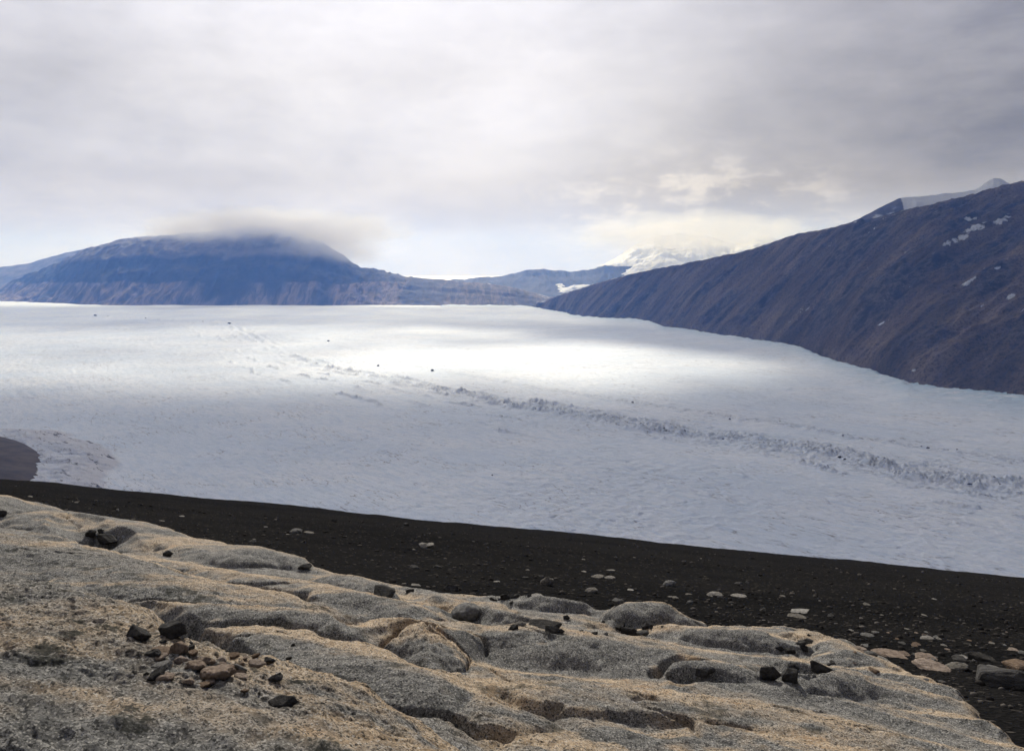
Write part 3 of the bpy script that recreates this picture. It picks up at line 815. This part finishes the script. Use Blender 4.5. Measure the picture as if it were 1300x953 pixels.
# notable rocks: pixel of the foot, half width in pixels, height ratio, set, label
NOTABLE = [
    (487, 756, 18, .42, R_DARK, 'long dark angular block lying on the tan ledge, beneath a smaller dark stone', 'boulder', .5),
    (487, 748, 7, .9, R_DARK, 'small upright dark stone leaning on the back of the long dark block', 'boulder', .1),
    (574, 750, 12, .62, R_DARK, 'dark wedge shaped boulder standing at the bedrock edge against the scree', 'boulder', .2),
    (592, 782, 19, .62, R_GREY, 'rough grey block with a square left end on the tan bedrock', 'boulder', .3),
    (641, 761, 9, .7, R_DARK, 'dark broken stone tucked against the left end of the pale rock dome', 'stone', .3),
    (648, 759, 6, .8, R_DARK, 'dark pointed chip just left of the pale rock dome', 'stone', .3),
    (784, 768, 10, 1.0, R_GREY, 'dull grey upright boulder in the notch between the two pale domes', 'boulder', .2),
    (719, 785, 6, .8, R_DARK, 'small dark round stone above the black hollow in the bedrock', 'stone', .2),
    (690, 796, 30, .32, R_DARK, 'wide black weathered slab filling the hollow in the tan bedrock', 'boulder', .1),
    (660, 794, 8, .6, R_PALE, 'small pale stone at the left end of the black hollow', 'stone', .2),
    (700, 801, 12, .5, R_DARK, 'flat black slab tilted under the front of the black hollow', 'stone', .2),
    (800, 803, 18, .45, R_DARK, 'black broken slab lying below the right hand pale dome', 'boulder', .3),
    (822, 797, 10, .6, R_DARK, 'dark angular stone behind the black broken slab', 'stone', .3),
    (816, 805, 8, .5, R_GREY, 'grey chip resting against the black broken slab', 'stone', .3),
    (135, 690, 16, .5, R_DARK, 'largest dark stone in the crease under the smooth rock sheet at left', 'boulder', .3),
    (116, 680, 8, .7, R_DARK, 'small black stone at the left of the dark crease', 'stone', .3),
    (128, 677, 5, .8, R_DARK, 'rounded black pebble perched behind the largest dark stone in the crease', 'stone', .3),
    (213, 705, 8, .65, R_DARK, 'lone dark stone on the pale ledge at left', 'stone', .3),
    (387, 721, 10, .5, R_DARK, 'dark flat stone at the nose of the tan rock sheet', 'stone', .3),
    (2, 655, 6, 1.0, R_DARK, 'black stone cut by the left picture edge above the rough slab', 'stone', .3),
    (220, 806, 22, .75, R_DARK, 'large black block at the head of the rubble filled gully', 'boulder', .3),
    (178, 806, 16, .7, R_DARK, 'black block at the left side of the gully head', 'boulder', .2),
    (228, 828, 12, .85, R_TAN, 'upright rust brown stone in the middle of the gully rubble', 'stone', .3),
    (276, 860, 20, .8, R_TAN, 'biggest orange tan block at the bottom of the gully rubble', 'boulder', .3),
    (206, 848, 14, .5, R_GREY, 'grey flat stone at the left edge of the gully rubble', 'stone', .3),
    (250, 846, 12, .6, R_TAN, 'pinkish tan stone leaning on the biggest orange block', 'stone', .3),
    (303, 850, 12, .6, R_GREY, 'grey block right of the biggest orange tan block', 'stone', .3),
    (975, 858, 16, .85, R_DARK, 'tall black boulder on the low bedrock, leftmost of a dark pair', 'boulder', .3),
    (1003, 862, 14, .85, R_DARK, 'black boulder on the low bedrock, right one of a dark pair', 'boulder', .3),
    (1042, 852, 16, .7, R_DARK, 'broad black boulder lying right of the dark pair of boulders', 'boulder', .3),
    (1008, 848, 8, .7, R_DARK, 'dark stone behind the dark pair of boulders', 'stone', .3),
    (1021, 826, 8, .55, R_DARK, 'dark stone, rightmost of three in a row on the pale bedrock', 'stone', .3),
    (1004, 826, 8, .5, R_DARK, 'dark flat stone, middle of three in a row on the pale bedrock', 'stone', .3),
    (989, 824, 7, .5, R_DARK, 'dark stone, leftmost of three in a row on the pale bedrock', 'stone', .3),
    (1270, 866, 44, .40, R_DARK, 'big smooth dark slab in the lower right corner among rubble', 'boulder', .35),
    (1296, 850, 22, .4, R_TAN, 'broad tan slab behind the big dark slab at the right edge', 'boulder', .2),
    (1183, 848, 20, .32, R_TAN, 'wide flat reddish slab in the rubble below the scree', 'boulder', .2),
    (1130, 832, 18, .32, R_TAN, 'flat tan slab resting at the right edge of the bedrock', 'boulder', .2),
    (1176, 836, 12, .4, R_TAN, 'pinkish rounded stone above the wide flat reddish slab', 'stone', .2),
    (1244, 838, 18, .45, R_DARK, 'dark pointed slab tilted among the rubble at right', 'boulder', .2),
    (1214, 848, 12, .4, R_PALE, 'pale flat stone beside the dark pointed slab', 'stone', .2),
    (694, 742, 9, .8, R_PALE, 'bright grey white boulder with a slanting top on the dark scree', 'boulder', .35),
    (751, 751, 8, .5, R_PALE, 'low pale stone on the scree just above the gap between the domes', 'stone', .3),
    (759, 733, 8, .45, R_PALE, 'left one of two neighbouring pale stones on the scree', 'stone', .2),
    (774, 734, 7, .45, R_PALE, 'right one of two neighbouring pale stones on the scree', 'stone', .2),
    (850, 743, 8, .6, R_GREY, 'grey boulder on the scree above the right dome', 'boulder', .3),
    (908, 757, 10, .35, R_PALE, 'light flat stone on the scree, left of a wider pale slab', 'stone', .3),
    (938, 757, 9, .28, R_PALE, 'wide pale slab on the scree above the low bedrock', 'stone', .3),
    (876, 766, 4, .8, R_GREY, 'small round grey stone on the scree beside the right dome', 'stone', .3),
    (540, 694, 11, .40, R_PALE, 'largest pale boulder on the upper scree at the centre', 'boulder', .3),
    (376, 676, 8, .5, R_GREY, 'grey boulder high on the scree left of centre', 'boulder', .3),
    (424, 662.5, 4.5, .7, R_DARK, 'dark boulder on the skyline of the scree, second from the left', 'boulder', .4),
    (516, 667, 5, .6, R_DARK, 'dark boulder on the scree skyline, broadest of those left of centre', 'boulder', .4),
    (599, 671, 3, .7, R_DARK, 'small dark boulder on the scree skyline near the centre', 'boulder', .4),
    (180, 641.5, 3, .8, R_DARK, 'dark boulder on the scree skyline nearest the left end', 'boulder', .4),
    (1091, 731, 3, .8, R_PALE, 'small bright white stone tilted on the dark scree at right', 'stone', .4),
    (965, 731, 3, .8, R_DARK, 'dark stone high on the right part of the scree', 'stone', .4),
    (1015, 777, 14, .16, R_PALE, 'long thin flat slab on the scree above the pale bedrock', 'stone', .3),
]
def px_width(y): return y / F
def rock_at(px, py, hw, ratio, sets, label, cat, sink=.3, group=None, name=None):
    h = hit(px, py)
    if h is None: return None
    x, y, z = h
    w = hw * px_width(math.hypot(x, y)) * 1.05
    me = random.choice(sets)
    sz = (w, w * random.uniform(.7, 1.0), w * ratio * 1.25)
    rot = (random.uniform(-.15, .15), random.uniform(-.15, .15), random.uniform(-.35, .35) + random.choice((0, math.pi)))
    return put_rock(name or cat, me, (x, y, z), sz, rot, label, cat, group, sink)
for px, py, hw, ra, st_, lab, cat, sk in NOTABLE:
    rock_at(px, py, hw, ra, st_, lab, cat, sk)

# stones strewn over the scree
def scatter(n, fn, sets, label, group, cat, size, ratio=(.3, .6)):
    k = 0; tries = 0
    while k < n and tries < n * 12:
        tries += 1
        px, py = fn()
        h = hit(px, py)
        if h is None: continue
        x, y, z = h
        sd = float(side_of_boundary(np.array([x]), np.array([y]))[0])
        if size[2] == 'scree' and sd > -.15: continue
        if size[2] == 'rock' and sd < .1: continue
        w = random.uniform(size[0], size[1]) * (random.random() ** 1.5 * .8 + .5)
        sz = (w, w * random.uniform(.6, 1), w * random.uniform(*ratio))
        put_rock(cat, random.choice(sets), (x, y, z), sz, (random.uniform(-.2, .2), random.uniform(-.2, .2), random.uniform(0, 6.28)), label, cat, group, .15)
        k += 1
def on_scree(): 
    px = random.uniform(0, 1300)
    top = np.interp(px, [0, 130, 400, 700, 1000, 1300], [612, 636, 662, 680, 706, 740])
    bot = np.interp(px, [0, 130, 400, 650, 880, 1100, 1300], [635, 665, 735, 758, 795, 850, 870])
    return px, top + 3 + (bot - top) * random.random() ** .8
scatter(45, on_scree, R_PALE, 'small pale flat stone strewn on the dark scree slope', 'pale stones on the scree', 'stone', (.04, .13, 'scree'), (.15, .35))
scatter(40, on_scree, R_DARK, 'small dark stone strewn on the dark scree slope', 'dark stones on the scree', 'stone', (.05, .16, 'scree'), (.4, .8))
scatter(28, lambda: (random.uniform(1080, 1300), 800 + random.random() * 70), R_TAN, 'tan stone in the rubble at the lower right', 'tan rubble at the lower right', 'stone', (.03, .09, 'any'), (.3, .6))
scatter(28, lambda: (random.uniform(1090, 1300), 800 + random.random() * 70), R_GREY, 'grey stone in the rubble at the lower right', 'grey rubble at the lower right', 'stone', (.03, .10, 'any'), (.3, .7))
scatter(28, lambda: (random.uniform(190, 330), random.uniform(808, 880)), R_TAN, 'rusty tan stone in the rubble filled gully', 'tan rubble in the gully', 'stone', (.02, .06, 'any'), (.5, .9))
scatter(20, lambda: (random.uniform(170, 380), random.uniform(800, 900)), R_DARK, 'black stone in the rubble filled gully', 'black rubble in the gully', 'stone', (.02, .06, 'any'), (.5, .9))
def ledge():
    c = random.choice(((1015, 815, 25, 8), (1030, 846, 45, 10), (820, 795, 40, 10), (760, 800, 60, 6), (505, 752, 30, 6), (640, 762, 25, 5), (905, 855, 60, 12)))
    return random.gauss(c[0], c[2] * .6), random.gauss(c[1], c[3] * .6)
scatter(40, ledge, R_DARK, 'dark chip lying in a crease of the bedrock', 'dark chips on the bedrock', 'stone', (.03, .08, 'rock'), (.4, .8))

# uncountable small gravel over the scree: one object
def gravel():
    n = 9000
    px = RNG.uniform(-60, 1360, n)
    top = np.interp(px, [0, 130, 400, 700, 1000, 1300], [610, 634, 660, 678, 704, 738])
    py = top + 2 + (900 - top) * RNG.random(n) ** 1.1
    P = gpoint(px, py)
    x, y = P[0], P[1]
    sd = side_of_boundary(x, y)
    dens = fbm(x / 6, y / 6, 3, 301)
    k = (sd < -.05) & (y < 95) & (dens > RNG.uniform(-.7, .5, n))
    x, y = x[k], y[k]; n = len(x)
    z = ground_z(x, y)
    s = (.012 + .035 * RNG.random(n) ** 3) * (1 + y / 30)
    ico = bmesh.new(); bmesh.ops.create_icosphere(ico, subdivisions=1, radius=1)
    V = np.array([v.co[:] for v in ico.verts]); T = np.array([[v.index for v in f.verts] for f in ico.faces]); ico.free()
    nv = len(V)
    ang = RNG.uniform(0, 6.28, n); sq = RNG.uniform(.5, 1, n); fl = RNG.uniform(.3, .7, n)
    jit = 1 + RNG.uniform(-.25, .25, (n, nv))
    vx = V[None, :, 0] * jit; vy = V[None, :, 1] * jit * sq[:, None]; vz = V[None, :, 2] * jit * fl[:, None]
    X = x[:, None] + s[:, None] * (vx * np.cos(ang)[:, None] - vy * np.sin(ang)[:, None])
    Yy = y[:, None] + s[:, None] * (vx * np.sin(ang)[:, None] + vy * np.cos(ang)[:, None])
    Z = z[:, None] + s[:, None] * (vz + .15)
    co = np.stack([X, Yy, Z], -1).reshape(-1, 3).astype(np.float32)
    F_ = (T[None] + (np.arange(n) * nv)[:, None, None]).reshape(-1, 3).astype(np.int32)
    me = bpy.data.meshes.new('gravel')
    me.vertices.add(len(co)); me.vertices.foreach_set('co', co.ravel())
    me.loops.add(F_.size); me.loops.foreach_set('vertex_index', F_.ravel())
    me.polygons.add(len(F_)); me.polygons.foreach_set('loop_start', np.arange(0, F_.size, 3, dtype=np.int32))
    me.update(calc_edges=True)
    at = me.attributes.new('tone', 'FLOAT', 'POINT')
    tone = np.repeat(RNG.random(n) ** 3, nv).astype(np.float32); at.data.foreach_set('value', tone)
    g = NT('gravel_stone'); me.materials.append(g.bsdf(g.mix(g.attr('tone'), (.022, .020, .019), (.10, .09, .08)), 1.0, None, 0.0))
    o = bpy.data.objects.new('gravel', me); COL.objects.link(o)
    tag(o, 'fine dark and pale gravel covering the scree slope', 'gravel', kind='stuff')
gravel()

# boulders riding on the ice
ice_spots = [(121, 401, 3), (137, 402, 1.8), (185, 404, 1.5), (257, 408.5, 2), (291, 411, 3.2), (325, 434, 1.6), (417, 433, 2.4), (480, 464.5, 2.6), (549, 470.5, 3.2), (583, 496, 3), (652, 513, 2.8), (640, 511, 2), (693, 520, 3.2), (680, 519, 2), (803, 511, 2.6), (814, 539, 4.4), (823, 541.5, 3.6), (869, 548, 4), (926, 532.5, 3.2), (918, 557.5, 2.6), (976, 561, 2.4), (1066, 581, 4.5), (1072, 583, 3), (1178, 569, 3.2), (1170, 567, 2.2), (1215, 571, 2.4), (1070, 553, 2.2), (990, 535, 1.8), (1231, 615, 4), (1262, 606, 3.5), (1270, 616, 3.4), (625, 603, 1.8), (1115, 649, 2.2), (1295, 625, 3)]
special = {4: 'dark boulder on the far ice, just above where the ice ridge begins', 6: 'dark boulder alone on the bright ice beside the ice ridge, left of centre',
           8: 'dark boulder on the brightest part of the ice, with white snow beside it', 14: 'dark boulder on bare ice above the ice ridge, right of centre',
           15: 'dark boulder, larger of a touching pair halfway along the ice ridge', 17: 'dark boulder right of the pair halfway along the ice ridge',
           21: 'largest dark boulder at the start of the broken ice at right', 31: 'tiny dark boulder alone on the smooth ice below the centre'}
for i, (px, py, hw) in enumerate(ice_spots):
    a, e = AE(px, py); y = CAMZ / -float(e)
    for _ in range(3):
        hh_ = glacier_h(np.array([a * y]), np.array([y]), np.array([float(a)]))[0][0]
        y = (CAMZ - hh_) / -float(e)
    w = hw * y / F * .85
    o = put_rock('boulder', R_DARK[i % 5], (float(a) * y, y, hh_), (w, w * .8, w * .75), (0, 0, random.uniform(0, 6)),
             special.get(i, 'small dark boulder carried on the glacier ice'), 'boulder', None if i in special else 'boulders on the glacier', .35)

# ------------------------------------------------------------------ air
def closed_box(name, lo, hi, mat):
    bm = bmesh.new(); bmesh.ops.create_cube(bm, size=1)
    for v in bm.verts:
        v.co = Vector([lo[i] + (v.co[i] + .5) * (hi[i] - lo[i]) for i in range(3)])
    me = bpy.data.meshes.new(name); bm.to_mesh(me); bm.free(); me.materials.append(mat)
    o = bpy.data.objects.new(name, me); COL.objects.link(o); return o
hz = closed_box('haze', (-24000, -3000, -110), (24000, 24500, 1300), mat_volume('haze_air', (.17, .37, 1.0), 6.2e-5, .2))
tag(hz, kind='stuff')

# mist caught on the summits: soft, uneven banks
def mist(px, py, Y, rx, ry, rz, dens, seed, edge=.95):
    a, e = AE(px, py)
    bm = bmesh.new(); bmesh.ops.create_icosphere(bm, subdivisions=4, radius=1.0)
    me = bpy.data.meshes.new('mist'); bm.to_mesh(me); bm.free()
    s = NT('mist_vapour')
    c = s.coord()
    r = s.n('VectorMath', operation='LENGTH'); s.t.links.new(c, r.inputs[0])
    n = s.noise(s.mapv(c, (rx / 600, ry / 600, rz / 260), loc=(seed, seed * .7, 0)), 1.3, 5, .6)
    f = s.math('ADD', s.math('SUBTRACT', 1.0, r.outputs['Value']), s.math('MULTIPLY', s.math('SUBTRACT', n, .5), 1.3))
    d = s.math('MULTIPLY', s.rng(f, .08, .75), s.rng(r.outputs['Value'], 1.0, .8))
    v = s.n('VolumePrincipled'); v.inputs['Color'].default_value = (.90, .94, 1, 1); v.inputs['Absorption Color'].default_value = (1, 1, 1, 1)
    v.inputs['Anisotropy'].default_value = .1
    s.put(v.inputs['Density'], s.math('MULTIPLY', d, dens))
    s.t.links.new(v.outputs[0], s.out.inputs['Volume'])
    s.m.cycles.volume_step_rate = .8
    me.materials.append(s.m)
    o = bpy.data.objects.new('mist', me); COL.objects.link(o)
    o.location = (float(a) * Y, Y, CAMZ + float(e) * Y); o.scale = (rx, ry, rz)
    tag(o, kind='stuff')
mist(345, 292, 9000, 1800, 1500, 300, .0032, 3)
mist(420, 316, 8400, 800, 600, 230, .0016, 8)
mist(880, 296, 11600, 2400, 1300, 400, .0013, 5)

# unseen cloud layer added overhead, its thickness shaped to place sun and shade
def shade_cloud_deck():
    ALT = 6000.0
    off = ALT / math.tan(SUN_EL)
    ox, oy = off * SD.x / math.cos(SUN_EL), off * SD.y / math.cos(SUN_EL)
    gx = np.linspace(-5200, 5200, 240); gy = np.linspace(-900, 7350, 210)
    X, Y = np.meshgrid(gx, gy)
    n = fbm(X / 900, Y / 700, 4, 401)
    n2 = fbm(X / 350, Y / 300, 3, 405)
    Tr = np.full(X.shape, .05)
    # sunlit band across the ice
    band = sstep(2020, 2300, Y + 130 * n - .04 * X) * sstep(5600, 3900, Y + 400 * n)
    left = sstep(600, -500, X + 250 * n)
    core = sstep(1.35, .55, ((X - 60) / 760) ** 2 + ((Y - 2820 - 160 * n2) / 700) ** 2 + .55 * n + .3 * n2)
    Tr = np.maximum(Tr, band * (.10 + .62 * left) * (.85 + .4 * n2))
    Tr = np.maximum(Tr, core * .88)
    Tr = np.maximum(Tr, sstep(4200, 5200, Y) * sstep(1400, 400, X) * .33 * (1 + .5 * n2))
    # the near slope
    Tr = np.maximum(Tr, sstep(430, 150, Y) * .97)
    # walls in the shade
    Tr = np.where(X > 1150 + .06 * Y, np.minimum(Tr, .16 + .1 * np.clip(n, -1, 1)), Tr)
    Tr = np.clip(Tr, .05, 1)
    SIG = 1 / 110
    t = -np.log(Tr) * math.sin(SUN_EL) / SIG
    fade = sstep(0, 500, np.minimum(np.minimum(X + 5200, 5200 - X), np.minimum(Y + 900, 7350 - Y)))
    t = t * fade
    thick = np.maximum(t, 0)
    keep = thick > 3
    Xw, Yw = X + ox, Y + oy
    Zb = CAMZ - 300 + ALT + 30 * n2
    r, c = X.shape
    co = np.concatenate([np.stack([Xw, Yw, Zb], -1).reshape(-1, 3), np.stack([Xw, Yw, Zb + np.maximum(thick, 1.5)], -1).reshape(-1, 3)])
    idx = np.arange(r * c).reshape(r, c)
    fk = keep[:-1, :-1] | keep[:-1, 1:] | keep[1:, 1:] | keep[1:, :-1]
    q = np.stack([idx[:-1, :-1], idx[:-1, 1:], idx[1:, 1:], idx[1:, :-1]], -1)
    up = (q[fk] + r * c); dn = q[fk][:, ::-1]
    faces = [tuple(f) for f in up.tolist()] + [tuple(f) for f in dn.tolist()]
    # rim walls
    from collections import Counter
    cnt = {}
    for f in q[fk].tolist():
        for i in range(4):
            e_ = (f[i], f[(i + 1) % 4])
            if (e_[1], e_[0]) in cnt: del cnt[(e_[1], e_[0])]
            else: cnt[e_] = 1
    for a_, b_ in cnt: faces.append((a_, b_, b_ + r * c, a_ + r * c))
    me = bpy.data.meshes.new('shade_cloud'); me.from_pydata(co.tolist(), [], faces); me.update()
    me.materials.append(mat_volume('shade_cloud_vapour', (1, 1, 1), SIG, .5))
    o = bpy.data.objects.new('shade_cloud', me); COL.objects.link(o)
    tag(o, kind='stuff')
shade_cloud_deck()

# ------------------------------------------------------------------ render settings
SC.view_settings.view_transform = 'Standard'
SC.view_settings.look = 'None'
SC.view_settings.gamma = 1.0
SC.view_settings.use_curve_mapping = False
SC.view_settings.exposure = 0.15
cy = SC.cycles
cy.max_bounces = 6; cy.diffuse_bounces = 3; cy.glossy_bounces = 2; cy.volume_bounces = 3; cy.transparent_max_bounces = 8
cy.use_denoising = True
try: cy.denoiser = 'OPENIMAGEDENOISE'
except Exception: pass
cy.denoising_prefilter = 'ACCURATE'
cy.sample_clamp_indirect = 4.0
